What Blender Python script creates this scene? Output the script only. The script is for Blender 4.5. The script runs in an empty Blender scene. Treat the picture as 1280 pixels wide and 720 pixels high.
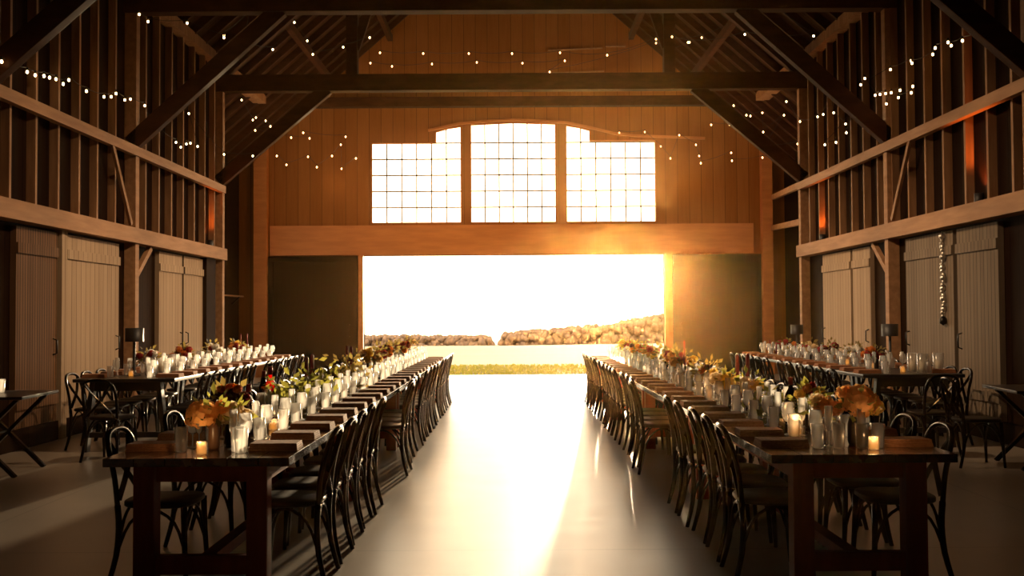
import bpy, bmesh, math, random
from mathutils import Vector, Matrix
random.seed(11)
R = math.radians
S = bpy.context.scene
COL = S.collection
F = 1244.0; HY = 395.0; VX = 638.0; EYE = 1.495

# ------------------------------------------------------------------ camera
pitch = math.atan((HY - 360) / F); roll = R(-0.33)
cd = bpy.data.cameras.new('camera'); cam = bpy.data.objects.new('camera', cd); COL.objects.link(cam)
cd.lens = 36 * F / 1280; cd.sensor_width = 36; cd.clip_end = 3000; cd.clip_start = 0.05
CM = Matrix.Rotation(R(90) + pitch, 4, 'X') @ Matrix.Rotation(roll, 4, 'Z')
cam.matrix_world = Matrix.Translation((0, 0, EYE)) @ CM
S.camera = cam
_c3 = CM.to_3x3()
def P(px, py, Y):
    """the point seen at photo pixel (px, py) at distance Y down the barn"""
    d = _c3 @ Vector(((px - 640) / F, (360 - py) / F, -1))
    return Vector((0, 0, EYE)) + d * (Y / d.y)

# ------------------------------------------------------------------ materials
def mat(name, col, rough=0.6, col2=None, scale=6, stretch=(1, 1, 1), metal=0, spec=0.5, bump=0.0, coat=0, detail=4, sss=None):
    m = bpy.data.materials.new(name); m.use_nodes = True
    nt = m.node_tree; b = nt.nodes['Principled BSDF']
    b.inputs['Base Color'].default_value = (*col, 1); b.inputs['Roughness'].default_value = rough
    b.inputs['Metallic'].default_value = metal; b.inputs['Specular IOR Level'].default_value = spec
    b.inputs['Coat Weight'].default_value = coat
    if col2 is not None or bump:
        tc = nt.nodes.new('ShaderNodeTexCoord'); mp = nt.nodes.new('ShaderNodeMapping')
        mp.inputs['Scale'].default_value = stretch
        n = nt.nodes.new('ShaderNodeTexNoise'); n.inputs['Scale'].default_value = scale; n.inputs['Detail'].default_value = detail
        nt.links.new(tc.outputs['Object'], mp.inputs['Vector']); nt.links.new(mp.outputs['Vector'], n.inputs['Vector'])
        if col2 is not None:
            r = nt.nodes.new('ShaderNodeValToRGB')
            r.color_ramp.elements[0].color = (*col, 1); r.color_ramp.elements[1].color = (*col2, 1)
            r.color_ramp.elements[0].position = 0.35; r.color_ramp.elements[1].position = 0.68
            nt.links.new(n.outputs['Fac'], r.inputs['Fac']); nt.links.new(r.outputs['Color'], b.inputs['Base Color'])
        if bump:
            bp = nt.nodes.new('ShaderNodeBump'); bp.inputs['Strength'].default_value = bump; bp.inputs['Distance'].default_value = 0.01
            nt.links.new(n.outputs['Fac'], bp.inputs['Height']); nt.links.new(bp.outputs['Normal'], b.inputs['Normal'])
    return m

def planks(name, col, col2, pitch_m, axis='Y', rough=0.75, gap=0.06, bump=0.4, spec=0.2):
    """vertical boards: board tone and a dark joint every pitch_m along an axis"""
    m = bpy.data.materials.new(name); m.use_nodes = True; nt = m.node_tree; L = nt.links.new
    b = nt.nodes['Principled BSDF']; b.inputs['Roughness'].default_value = rough; b.inputs['Specular IOR Level'].default_value = spec
    tc = nt.nodes.new('ShaderNodeTexCoord'); sx = nt.nodes.new('ShaderNodeSeparateXYZ'); L(tc.outputs['Object'], sx.inputs[0])
    dv = nt.nodes.new('ShaderNodeMath'); dv.operation = 'DIVIDE'; L(sx.outputs[axis], dv.inputs[0]); dv.inputs[1].default_value = pitch_m
    fl = nt.nodes.new('ShaderNodeMath'); fl.operation = 'FLOOR'; L(dv.outputs[0], fl.inputs[0])
    fr = nt.nodes.new('ShaderNodeMath'); fr.operation = 'FRACT'; L(dv.outputs[0], fr.inputs[0])
    wn = nt.nodes.new('ShaderNodeTexWhiteNoise'); wn.noise_dimensions = '1D'; L(fl.outputs[0], wn.inputs['W'])
    mp = nt.nodes.new('ShaderNodeMapping'); mp.inputs['Scale'].default_value = (9, 9, 0.7); L(tc.outputs['Object'], mp.inputs['Vector'])
    n = nt.nodes.new('ShaderNodeTexNoise'); n.inputs['Scale'].default_value = 2.0; n.inputs['Detail'].default_value = 5; L(mp.outputs[0], n.inputs['Vector'])
    ad = nt.nodes.new('ShaderNodeMath'); ad.operation = 'MULTIPLY_ADD'; L(wn.outputs['Value'], ad.inputs[0]); ad.inputs[1].default_value = 0.5; L(n.outputs['Fac'], ad.inputs[2])
    sb = nt.nodes.new('ShaderNodeMath'); sb.operation = 'SUBTRACT'; L(ad.outputs[0], sb.inputs[0]); sb.inputs[1].default_value = 0.25; sb.use_clamp = True
    mx = nt.nodes.new('ShaderNodeMix'); mx.data_type = 'RGBA'; L(sb.outputs[0], mx.inputs['Factor'])
    mx.inputs['A'].default_value = (*col, 1); mx.inputs['B'].default_value = (*col2, 1)
    gt = nt.nodes.new('ShaderNodeMath'); gt.operation = 'LESS_THAN'; L(fr.outputs[0], gt.inputs[0]); gt.inputs[1].default_value = gap
    m2 = nt.nodes.new('ShaderNodeMix'); m2.data_type = 'RGBA'; L(gt.outputs[0], m2.inputs['Factor']); L(mx.outputs['Result'], m2.inputs['A'])
    m2.inputs['B'].default_value = (col[0] * .25, col[1] * .25, col[2] * .25, 1)
    L(m2.outputs['Result'], b.inputs['Base Color'])
    bp = nt.nodes.new('ShaderNodeBump'); bp.inputs['Strength'].default_value = bump; bp.inputs['Distance'].default_value = 0.01; bp.invert = True
    L(gt.outputs[0], bp.inputs['Height']); L(bp.outputs['Normal'], b.inputs['Normal'])
    return m

def emit(name, col, s):
    m = bpy.data.materials.new(name); m.use_nodes = True; nt = m.node_tree
    b = nt.nodes['Principled BSDF']; b.inputs['Base Color'].default_value = (*col, 1)
    b.inputs['Emission Color'].default_value = (*col, 1); b.inputs['Emission Strength'].default_value = s
    return m

def thin_glass(name, tint=(1, 1, 1), milk=0.15, rough=0.05, refl=0.35, fwd=0):
    m = bpy.data.materials.new(name); m.use_nodes = True; nt = m.node_tree; L = nt.links.new
    nt.nodes.remove(nt.nodes['Principled BSDF']); out = nt.nodes['Material Output']
    t = nt.nodes.new('ShaderNodeBsdfTransparent'); t.inputs['Color'].default_value = (*tint, 1)
    g = nt.nodes.new('ShaderNodeBsdfGlossy'); g.inputs['Roughness'].default_value = rough
    tl = nt.nodes.new('ShaderNodeBsdfTranslucent'); tl.inputs['Color'].default_value = (*tint, 1)
    lw = nt.nodes.new('ShaderNodeLayerWeight'); lw.inputs['Blend'].default_value = refl
    if fwd:
        rf = nt.nodes.new('ShaderNodeBsdfRefraction'); rf.inputs['Roughness'].default_value = fwd; rf.inputs['IOR'].default_value = 1.25; rf.inputs['Color'].default_value = (*tint, 1)
        mf = nt.nodes.new('ShaderNodeMixShader'); mf.inputs['Fac'].default_value = .15; L(t.outputs[0], mf.inputs[1]); L(rf.outputs[0], mf.inputs[2]); t = mf
    a = nt.nodes.new('ShaderNodeMixShader'); a.inputs['Fac'].default_value = milk; L(t.outputs[0], a.inputs[1]); L(tl.outputs[0], a.inputs[2])
    c = nt.nodes.new('ShaderNodeMixShader'); L(lw.outputs['Facing'], c.inputs['Fac']); L(a.outputs[0], c.inputs[1]); L(g.outputs[0], c.inputs[2])
    L(c.outputs[0], out.inputs['Surface'])
    return m

def petal(name, col, col2):
    m = mat(name, col, 0.6, col2, 14)
    nt = m.node_tree; L = nt.links.new; b = nt.nodes['Principled BSDF']; out = nt.nodes['Material Output']
    tl = nt.nodes.new('ShaderNodeBsdfTranslucent'); tl.inputs['Color'].default_value = (*col2, 1)
    mx = nt.nodes.new('ShaderNodeMixShader'); mx.inputs['Fac'].default_value = 0.55
    L(b.outputs[0], mx.inputs[1]); L(tl.outputs[0], mx.inputs[2]); L(mx.outputs[0], out.inputs['Surface'])
    return m

M = {}
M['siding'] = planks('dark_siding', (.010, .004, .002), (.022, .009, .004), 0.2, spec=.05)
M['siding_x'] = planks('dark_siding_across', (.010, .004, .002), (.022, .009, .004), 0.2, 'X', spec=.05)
M['stud'] = mat('stud_wood', (.22, .105, .042), .7, (.34, .18, .08), 3, (4, 4, .5), bump=.2)
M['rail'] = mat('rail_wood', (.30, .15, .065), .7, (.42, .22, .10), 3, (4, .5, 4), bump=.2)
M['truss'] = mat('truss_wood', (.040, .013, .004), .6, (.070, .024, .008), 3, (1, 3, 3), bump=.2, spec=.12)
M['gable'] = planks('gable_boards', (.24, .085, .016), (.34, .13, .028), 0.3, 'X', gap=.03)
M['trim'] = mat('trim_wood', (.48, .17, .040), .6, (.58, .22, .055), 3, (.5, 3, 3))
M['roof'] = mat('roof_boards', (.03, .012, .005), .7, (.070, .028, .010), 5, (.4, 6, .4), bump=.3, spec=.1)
M['pale_door'] = planks('pale_door_boards', (.30, .205, .125), (.42, .30, .19), 0.14)
M['brown_door'] = planks('reeded_door_boards', (.115, .055, .022), (.19, .095, .042), 0.06, gap=.2)
M['grey_door'] = planks('grey_door_boards', (.135, .098, .066), (.21, .158, .108), 0.09, gap=.1)
M['black_door'] = planks('black_green_boards', (.0035, .0035, .0018), (.007, .0065, .003), 0.2, 'X', rough=.9, spec=.05)
M['iron'] = mat('dark_iron', (.03, .028, .025), .4, metal=1)
M['pale_metal'] = mat('pale_metal', (.6, .55, .48), .35, metal=1)
M['chair'] = mat('chair_black', (.007, .005, .004), .16, (.006, .004, .003), 8, (1, 1, .3), spec=.22)
M['seat'] = mat('seat_black', (.007, .0045, .003), .5, (.012, .007, .004), 9, spec=.18)
M['table'] = mat('table_wood', (.040, .013, .006), .2, (.075, .027, .011), 3, (6, .6, 6), spec=.9, bump=.08, coat=.2)
M['table_leg'] = mat('table_leg_wood', (.19, .022, .011), .5, (.26, .036, .018), 4, (4, 4, .5), spec=.15)
M['black_table'] = mat('black_table', (.010, .009, .008), .35, (.018, .015, .012), 4)
M['napkin'] = mat('brown_linen', (.30, .115, .040), .8, (.40, .165, .065), 60, bump=.3)
M['glass'] = thin_glass('clear_glass', (1, .99, .96), .34, .2, .30, .22)
M['window_glass'] = thin_glass('window_glass', (1, .99, .97), .04, .02, .05)
M['bottle_red'] = thin_glass('red_wine_glass', (.85, .05, .04), .45, .1, .25, .4)
M['bottle_dark'] = mat('dark_bottle', (.02, .008, .006), .12, spec=.7, coat=.5)
M['burgundy'] = mat('burgundy_wax', (.28, .010, .022), .45, (.36, .016, .03), 5)
M['brass'] = mat('aged_brass', (.5, .28, .09), .3, metal=1)
M['vase_brown'] = mat('brown_ceramic', (.12, .06, .03), .35, (.18, .09, .045), 6)
M['vase_dark'] = mat('dark_ceramic', (.025, .015, .011), .3, (.04, .022, .015), 6)
M['amber'] = emit('amber_candle_light', (1.0, .35, .05), 1.1)
M['wax'] = mat('ivory_wax', (.8, .68, .48), .5, (.86, .74, .55), 5)
M['bulb'] = emit('warm_bulb', (1.0, .62, .28), 12)
M['cable'] = mat('dark_cable', (.01, .008, .006), .6)
M['peach'] = petal('peach_petals', (.95, .48, .13), (1, .60, .20))
M['cream'] = petal('cream_petals', (.92, .76, .48), (1, .86, .58))
M['yellow'] = petal('yellow_petals', (.95, .66, .08), (1, .78, .18))
M['orange'] = petal('orange_petals', (.65, .18, .02), (.80, .28, .04))
M['red'] = petal('red_petals', (.25, .010, .012), (.42, .03, .025))
M['dark_red'] = petal('dark_red_petals', (.05, .006, .006), (.10, .012, .01))
M['white'] = petal('white_petals', (.8, .76, .68), (.9, .87, .8))
M['leaf'] = petal('green_leaves', (.10, .13, .02), (.36, .34, .06))
M['olive'] = petal('olive_leaves', (.16, .12, .03), (.30, .22, .06))
M['globe'] = thin_glass('frosted_globe', (.95, .86, .72), .75, .3, .3)
M['black'] = mat('matte_black', (.012, .010, .009), .5)
M['lens'] = emit('uplight_lens', (1.0, .22, .03), 6)

# ------------------------------------------------------------------ mesh builder
class MB:
    def __init__(s): s.v = []; s.f = []; s.sm = []
    def add(s, vs, fs, smooth=False):
        o = len(s.v); s.v += [tuple(v) for v in vs]; s.f += [tuple(i + o for i in f) for f in fs]; s.sm += [smooth] * len(fs); return s
    def box(s, x0, x1, y0, y1, z0, z1):
        vs = [(x, y, z) for z in (z0, z1) for y in (y0, y1) for x in (x0, x1)]
        return s.add(vs, [(0, 2, 3, 1), (4, 5, 7, 6), (0, 1, 5, 4), (2, 6, 7, 3), (0, 4, 6, 2), (1, 3, 7, 5)])
    def bar(s, a, b, w, h, up=(0, 0, 1)):
        a = Vector(a); b = Vector(b); d = (b - a).normalized(); u = Vector(up)
        r = d.cross(u)
        if r.length < 1e-4: r = d.cross(Vector((1, 0, 0)))
        r.normalize(); u = r.cross(d)
        vs = [p + r * (w / 2 * i) + u * (h / 2 * j) for p in (a, b) for i, j in ((-1, -1), (1, -1), (1, 1), (-1, 1))]
        return s.add(vs, [(0, 1, 2, 3), (7, 6, 5, 4), (0, 4, 5, 1), (1, 5, 6, 2), (2, 6, 7, 3), (3, 7, 4, 0)])
    def tube(s, pts, rad, n=8, rz=None):
        pts = [Vector(p) for p in pts]; k = len(pts)
        if not isinstance(rad, (list, tuple)): rad = [rad] * k
        vs = []; ref = None
        for i, p in enumerate(pts):
            d = (pts[min(i + 1, k - 1)] - pts[max(i - 1, 0)]).normalized()
            if ref is None:
                ref = Vector((0, 1, 0)) if abs(d.y) < .9 else Vector((1, 0, 0))
            r = (ref - d * ref.dot(d)).normalized(); ref = r; u = d.cross(r)
            for j in range(n):
                t = 2 * math.pi * j / n; vs.append(p + r * (rad[i] * math.cos(t)) + u * (rad[i] * math.sin(t)))
        fs = [(i * n + j, i * n + (j + 1) % n, (i + 1) * n + (j + 1) % n, (i + 1) * n + j) for i in range(k - 1) for j in range(n)]
        fs += [tuple(range(n - 1, -1, -1)), tuple((k - 1) * n + j for j in range(n))]
        return s.add(vs, fs, True)
    def lathe(s, prof, n=14, c=(0, 0, 0)):
        vs = []
        for r, z in prof:
            for j in range(n):
                t = 2 * math.pi * j / n; vs.append((c[0] + r * math.cos(t), c[1] + r * math.sin(t), c[2] + z))
        k = len(prof)
        fs = [(i * n + j, i * n + (j + 1) % n, (i + 1) * n + (j + 1) % n, (i + 1) * n + j) for i in range(k - 1) for j in range(n)]
        return s.add(vs, fs, True)
    def prism(s, poly, y0, y1):
        n = len(poly); vs = [(x, y0, z) for x, z in poly] + [(x, y1, z) for x, z in poly]
        fs = [tuple(range(n)), tuple(range(2 * n - 1, n - 1, -1))] + [(i, n + i, n + (i + 1) % n, (i + 1) % n) for i in range(n)]
        return s.add(vs, fs)
    def blob(s, c, r, n=8, m=5, jit=0.0, sq=1.0):
        vs = []; rnd = random.random
        for i in range(m + 1):
            ph = math.pi * i / m
            for j in range(n):
                t = 2 * math.pi * j / n; q = r * (1 + jit * (rnd() - .5))
                vs.append((c[0] + q * math.sin(ph) * math.cos(t), c[1] + q * math.sin(ph) * math.sin(t), c[2] + q * sq * math.cos(ph)))
        fs = [(i * n + j, (i + 1) * n + j, (i + 1) * n + (j + 1) % n, i * n + (j + 1) % n) for i in range(m) for j in range(n)]
        return s.add(vs, fs, True)
    def petals(s, c, r, k, size, flat=.9):
        """k little cupped petals standing off a ball"""
        c = Vector(c)
        for _ in range(k):
            d = Vector((random.gauss(0, 1), random.gauss(0, 1), random.gauss(0, 1)))
            if d.length < .01: continue
            d.normalize(); d.z *= flat; p = c + d * r * random.uniform(.82, 1.04)
            a = d.cross(Vector((random.random(), random.random(), random.random() + .1))).normalized(); b = d.cross(a).normalized(); q = size * random.uniform(.7, 1.3)
            s.add([p - a * q, p + b * q + d * q * .35, p + a * q, p - b * q + d * q * .35, p + d * q * .1], [(0, 4, 1), (1, 4, 2), (2, 4, 3), (3, 4, 0)], True)
        return s
    def leaves(s, fn, k, size):
        for _ in range(k):
            p, d = fn(); d = Vector(d).normalized(); p = Vector(p); q = size * random.uniform(.6, 1.3)
            a = d.cross(Vector((random.uniform(-1, 1), random.uniform(-1, 1), random.uniform(.1, 1)))).normalized(); nn = d.cross(a)
            s.add([p, p + d * q * .5 + a * q * .28 + nn * q * .06, p + d * q, p + d * q * .5 - a * q * .28 + nn * q * .06], [(0, 1, 2), (0, 2, 3)], True)
        return s
    def build(s, name, m, parent=None, bevel=0):
        me = bpy.data.meshes.new(name); me.from_pydata(s.v, [], s.f); me.validate()
        if len(me.polygons) == len(s.sm): me.polygons.foreach_set('use_smooth', s.sm)
        bm = bmesh.new(); bm.from_mesh(me); bmesh.ops.recalc_face_normals(bm, faces=bm.faces)
        if bevel: bmesh.ops.bevel(bm, geom=bm.edges[:], offset=bevel, segments=2, affect='EDGES', profile=.6)
        bm.to_mesh(me); bm.free()
        me.materials.append(m); o = bpy.data.objects.new(name, me); COL.objects.link(o)
        if parent: o.parent = parent
        return o

def tag(o, label=None, cat=None, group=None, kind=None):
    if label: o['label'] = label
    if cat: o['category'] = cat
    if group: o['group'] = group
    if kind: o['kind'] = kind
    return o
def empty(name, loc=(0, 0, 0), rz=0):
    o = bpy.data.objects.new(name, None); COL.objects.link(o); o.location = loc; o.rotation_euler.z = rz; o.empty_display_size = .1; return o
KIDS = {}
def copy_tree(o, parent=None):
    c = o.copy(); COL.objects.link(c)
    if parent is not None: c.parent = parent
    for ch in KIDS.setdefault(o, list(o.children)): copy_tree(ch, c)
    return c
def struct(o, label, cat='structure'): return tag(o, label, cat, None, 'structure')
USED = set()
def spawn(proto, loc, rz, label, group=None, cat=None):
    o = proto if proto.name not in USED else copy_tree(proto)
    USED.add(proto.name); o.location = loc; o.rotation_euler.z = rz; o['label'] = label
    if group: o['group'] = group
    return o
ORD = ['first', 'second', 'third', 'fourth', 'fifth', 'sixth', 'seventh', 'eighth', 'ninth', 'tenth', 'eleventh', 'twelfth', 'thirteenth', 'fourteenth', 'fifteenth', 'sixteenth',
       'seventeenth', 'eighteenth', 'nineteenth', 'twentieth', 'twenty-first', 'twenty-second', 'twenty-third', 'twenty-fourth', 'twenty-fifth', 'twenty-sixth']

# ------------------------------------------------------------------ the barn
W = 5.7; YB = 25.1; Y2 = 19.1; PLATE = 6.33; SL = 0.87; RIDGE = PLATE + 5.9 * SL; YF = -6.0
def roof_z(x): return RIDGE - abs(x) * SL

def concrete():
    m = bpy.data.materials.new('polished_concrete'); m.use_nodes = True; nt = m.node_tree; L = nt.links.new
    b = nt.nodes['Principled BSDF']; b.inputs['Specular IOR Level'].default_value = 1.0; b.inputs['IOR'].default_value = 2.3; b.inputs['Coat Weight'].default_value = .3; b.inputs['Coat Roughness'].default_value = .3
    tc = nt.nodes.new('ShaderNodeTexCoord'); n = nt.nodes.new('ShaderNodeTexNoise'); n.inputs['Scale'].default_value = .9; n.inputs['Detail'].default_value = 13
    L(tc.outputs['Object'], n.inputs['Vector'])
    r = nt.nodes.new('ShaderNodeValToRGB'); r.color_ramp.elements[0].color = (.24, .20, .15, 1); r.color_ramp.elements[1].color = (.35, .29, .22, 1)
    r.color_ramp.elements[0].position = .3; r.color_ramp.elements[1].position = .7; L(n.outputs['Fac'], r.inputs['Fac'])
    sx = nt.nodes.new('ShaderNodeSeparateXYZ'); L(tc.outputs['Object'], sx.inputs[0])
    def joint(ax, pitch_m, off, w):
        a = nt.nodes.new('ShaderNodeMath'); a.operation = 'ADD'; L(sx.outputs[ax], a.inputs[0]); a.inputs[1].default_value = off
        d = nt.nodes.new('ShaderNodeMath'); d.operation = 'DIVIDE'; L(a.outputs[0], d.inputs[0]); d.inputs[1].default_value = pitch_m
        f = nt.nodes.new('ShaderNodeMath'); f.operation = 'FRACT'; L(d.outputs[0], f.inputs[0])
        l = nt.nodes.new('ShaderNodeMath'); l.operation = 'LESS_THAN'; L(f.outputs[0], l.inputs[0]); l.inputs[1].default_value = w / pitch_m
        return l
    j1 = joint('X', 3.8, 3.8 * 3 - .03, .012); j2 = joint('Y', 3.8, 1.2, .012)
    mx = nt.nodes.new('ShaderNodeMath'); mx.operation = 'MAXIMUM'; L(j1.outputs[0], mx.inputs[0]); L(j2.outputs[0], mx.inputs[1])
    mm = nt.nodes.new('ShaderNodeMix'); mm.data_type = 'RGBA'; L(mx.outputs[0], mm.inputs['Factor']); L(r.outputs['Color'], mm.inputs['A']); mm.inputs['B'].default_value = (.12, .1, .075, 1)
    L(mm.outputs['Result'], b.inputs['Base Color'])
    n2 = nt.nodes.new('ShaderNodeTexNoise'); n2.inputs['Scale'].default_value = 3.5; n2.inputs['Detail'].default_value = 5; L(tc.outputs['Object'], n2.inputs['Vector'])
    rr = nt.nodes.new('ShaderNodeMapRange'); rr.inputs['To Min'].default_value = .30; rr.inputs['To Max'].default_value = .44; L(n2.outputs['Fac'], rr.inputs['Value']); L(rr.outputs[0], b.inputs['Roughness'])
    bp = nt.nodes.new('ShaderNodeBump'); bp.inputs['Strength'].default_value = .08; bp.inputs['Distance'].default_value = .004; L(n2.outputs['Fac'], bp.inputs['Height']); L(bp.outputs['Normal'], b.inputs['Normal'])
    return m
M['floor'] = concrete()
struct(MB().box(-7.2, 7.2, YF, YB + .3, -.2, 0).build('floor', M['floor']), 'polished concrete barn floor with fine control joints', 'floor')

def side_wall(sg, name):
    """sg -1 for the one at negative X"""
    w = MB()
    xs = sorted((sg * (W + .02), sg * (W + .10)))
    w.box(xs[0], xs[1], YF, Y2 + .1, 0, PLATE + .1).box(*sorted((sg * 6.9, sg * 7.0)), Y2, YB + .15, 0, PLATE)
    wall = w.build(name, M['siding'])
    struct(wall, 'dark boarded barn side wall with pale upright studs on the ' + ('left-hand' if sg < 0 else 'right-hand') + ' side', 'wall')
    y = 8.75
    while y < Y2 - .1:
        dx = random.uniform(-.004, .004)
        MB().box(*sorted((sg * (W - .085 + dx), sg * (W + .02))), y - .024, y + .024, 2.82, PLATE - .02).build('stud', M['stud'], wall)
        y += .589 + random.uniform(-.02, .02)
    MB().box(*sorted((sg * (W - .20), sg * (W + .02))), 4, Y2 + .12, 2.60, 2.82).build('lower_rail', M['rail'], wall)
    MB().box(*sorted((sg * (W - .19), sg * (W - .10))), 4, Y2 + .05, 3.89, 4.03).build('upper_rail', M['rail'], wall)
    MB().box(*sorted((sg * (W - .18), sg * (W + .10))), YF, Y2 + 3.2, PLATE - .02, PLATE + .16).build('top_plate', M['stud'], wall)
    MB().bar((sg * (W - .16), 13.75, 3.92), (sg * (W - .16), 14.45, 2.86), .04, .07).build('wind_brace', M['stud'], wall)
    MB().bar((sg * (W - .09), 15.40, 2.58), (sg * (W - .09), 14.78, 2.10), .07, .08).build('knee_brace', M['rail'], wall)
    return wall
WL = side_wall(-1, 'wall_left'); WR = side_wall(1, 'wall_right')
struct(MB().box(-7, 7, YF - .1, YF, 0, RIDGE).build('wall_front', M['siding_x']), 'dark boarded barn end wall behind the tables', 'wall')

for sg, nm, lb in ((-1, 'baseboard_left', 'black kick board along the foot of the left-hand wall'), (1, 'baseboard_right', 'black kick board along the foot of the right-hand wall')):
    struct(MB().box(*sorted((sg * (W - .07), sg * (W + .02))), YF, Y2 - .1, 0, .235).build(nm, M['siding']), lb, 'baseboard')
# gable wall with the door opening and the three windows
g = MB()
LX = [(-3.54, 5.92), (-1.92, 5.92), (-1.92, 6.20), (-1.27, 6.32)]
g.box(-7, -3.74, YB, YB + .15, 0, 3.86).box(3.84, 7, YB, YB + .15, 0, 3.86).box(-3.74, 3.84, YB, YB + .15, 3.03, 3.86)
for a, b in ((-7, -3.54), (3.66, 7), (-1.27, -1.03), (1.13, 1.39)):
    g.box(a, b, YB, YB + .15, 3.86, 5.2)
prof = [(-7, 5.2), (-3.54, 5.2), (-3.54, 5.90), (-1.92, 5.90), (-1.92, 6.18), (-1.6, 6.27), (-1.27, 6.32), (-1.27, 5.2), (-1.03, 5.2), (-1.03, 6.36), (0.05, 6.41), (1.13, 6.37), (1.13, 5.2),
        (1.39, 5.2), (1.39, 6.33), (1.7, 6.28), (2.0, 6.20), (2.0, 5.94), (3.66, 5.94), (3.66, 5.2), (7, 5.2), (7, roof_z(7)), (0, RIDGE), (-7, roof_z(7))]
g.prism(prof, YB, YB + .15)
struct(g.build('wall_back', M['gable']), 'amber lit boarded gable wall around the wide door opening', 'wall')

MUN = mat('muntin', (.30, .25, .18), .5)
def window(i, x0, x1, z0, top, label):
    poly = [(x0, z0), (x1, z0)] + top
    fr = MB()
    t = .035
    for k in range(len(poly)):
        a = poly[k]; b = poly[(k + 1) % len(poly)]
        fr.bar((a[0], YB + .07, a[1]), (b[0], YB + .07, b[1]), t, .10, (0, 1, 0))
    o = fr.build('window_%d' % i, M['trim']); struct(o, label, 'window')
    MB().prism(poly, YB + .095, YB + .101).build('glass', M['window_glass'], o)
    mu = MB(); zt = max(p[1] for p in top)
    def ztop(x):
        for k in range(len(top) - 1):
            a, b = sorted((top[k], top[k + 1]))
            if a[0] <= x <= b[0] and b[0] > a[0]: return a[1] + (b[1] - a[1]) * (x - a[0]) / (b[0] - a[0])
        return zt
    n = 6
    for k in range(1, n):
        x = x0 + (x1 - x0) * k / n; mu.box(x - .017, x + .017, YB + .085, YB + .112, z0, ztop(x))
    z = z0 + .40
    while z < zt - .1:
        xa, xb = x0, x1
        if z > 5.90: xa = max(x0, min(p[0] for p in top if p[1] > z) if any(p[1] > z for p in top) else x0); xb = min(x1, max(p[0] for p in top if p[1] > z) if any(p[1] > z for p in top) else x1)
        mu.box(xa, xb, YB + .085, YB + .112, z - .017, z + .017); z += .41
    mu.build('muntin_grid', MUN, o)
window(1, -3.54, -1.27, 3.86, [(-1.27, 6.32), (-1.6, 6.27), (-1.92, 6.18), (-1.92, 5.90), (-3.54, 5.90)], 'gridded gable window with stepped top above the door, leftmost of three')
window(2, -1.03, 1.13, 3.86, [(1.13, 6.37), (.05, 6.41), (-1.03, 6.36)], 'tall gridded gable window, middle of the three above the door')
window(3, 1.39, 3.66, 3.86, [(3.66, 5.94), (2.0, 5.94), (2.0, 6.20), (1.7, 6.28), (1.39, 6.33)], 'gridded gable window with stepped top above the door, rightmost of three')

# trims of the gable: arch moulding, girder, sill, posts, jambs
def trim(i, mb, m, label): return struct(mb.build('trim_%d' % i, m), label, 'trim')
ar = MB(); pts = [(-2.1, 6.20), (-1.3, 6.37), (-.6, 6.43), (.05, 6.45), (.7, 6.43), (1.4, 6.38), (2.0, 6.25), (2.6, 6.10), (3.1, 6.04), (4.9, 5.96)]
for a, b in zip(pts, pts[1:]): ar.bar((a[0], YB - .04, a[1]), (b[0], YB - .04, b[1]), .08, .06, (0, 0, 1))
trim(1, ar, M['trim'], 'curved timber arch moulding over the gable windows')
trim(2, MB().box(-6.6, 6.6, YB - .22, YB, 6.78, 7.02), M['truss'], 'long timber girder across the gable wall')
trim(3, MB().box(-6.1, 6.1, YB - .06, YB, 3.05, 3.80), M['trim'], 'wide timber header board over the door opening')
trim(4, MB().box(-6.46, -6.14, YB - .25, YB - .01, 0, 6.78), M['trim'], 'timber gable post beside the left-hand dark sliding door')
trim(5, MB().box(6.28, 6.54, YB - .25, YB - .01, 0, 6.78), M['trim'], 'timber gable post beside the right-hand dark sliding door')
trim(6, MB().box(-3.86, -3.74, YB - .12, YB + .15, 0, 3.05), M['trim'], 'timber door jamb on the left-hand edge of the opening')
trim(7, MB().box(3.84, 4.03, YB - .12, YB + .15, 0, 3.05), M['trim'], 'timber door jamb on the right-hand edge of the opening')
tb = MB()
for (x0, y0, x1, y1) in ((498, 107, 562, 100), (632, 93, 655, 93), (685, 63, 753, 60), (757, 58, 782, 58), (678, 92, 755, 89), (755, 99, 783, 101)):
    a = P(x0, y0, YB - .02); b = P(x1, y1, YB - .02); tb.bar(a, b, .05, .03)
trim(8, tb, M['rail'], 'thin added strips standing in for lit lines high on the gable boards')  # pale wood strips added in place of lit lines on the gable
trim(9, MB().bar(P(1008, 228, Y2 + .1), P(966, 247, YB - .2), .10, .12), M['rail'], 'upper slanting girt between corner post and gable post')
trim(10, MB().bar(P(1008, 276, Y2 + .1), P(966, 285, YB - .2), .10, .12), M['rail'], 'lower slanting girt between corner post and gable post')

# big dark sliding doors each side of the opening
def slide(i, x0, x1, label):
    d = struct(MB().box(x0, x1, YB - .10, YB - .03, .02, 3.02).build('door_%d' % i, M['black_door']), label, 'door')
    f = MB(); f.box(x0, x1, YB - .13, YB - .10, 2.88, 3.02).box(x0, x1, YB - .13, YB - .10, .02, .2).box(x0, x0 + .12, YB - .13, YB - .10, .2, 2.88).box(x1 - .12, x1, YB - .13, YB - .10, .2, 2.88)
    f.build('door_frame', M['black_door'], d)
    hx = x1 - .2 if x0 < 0 else x0 + .2
    MB().tube([(hx, YB - .10, 1.0), (hx, YB - .18, 1.02), (hx, YB - .18, 1.28), (hx, YB - .10, 1.3)], .012, 6).build('door_handle', M['iron'], d)
slide(1, -6.12, -3.88, 'dark green-black sliding barn door on the left-hand side of the opening')
slide(2, 4.05, 6.26, 'dark green-black sliding barn door on the right-hand side of the opening')

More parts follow.
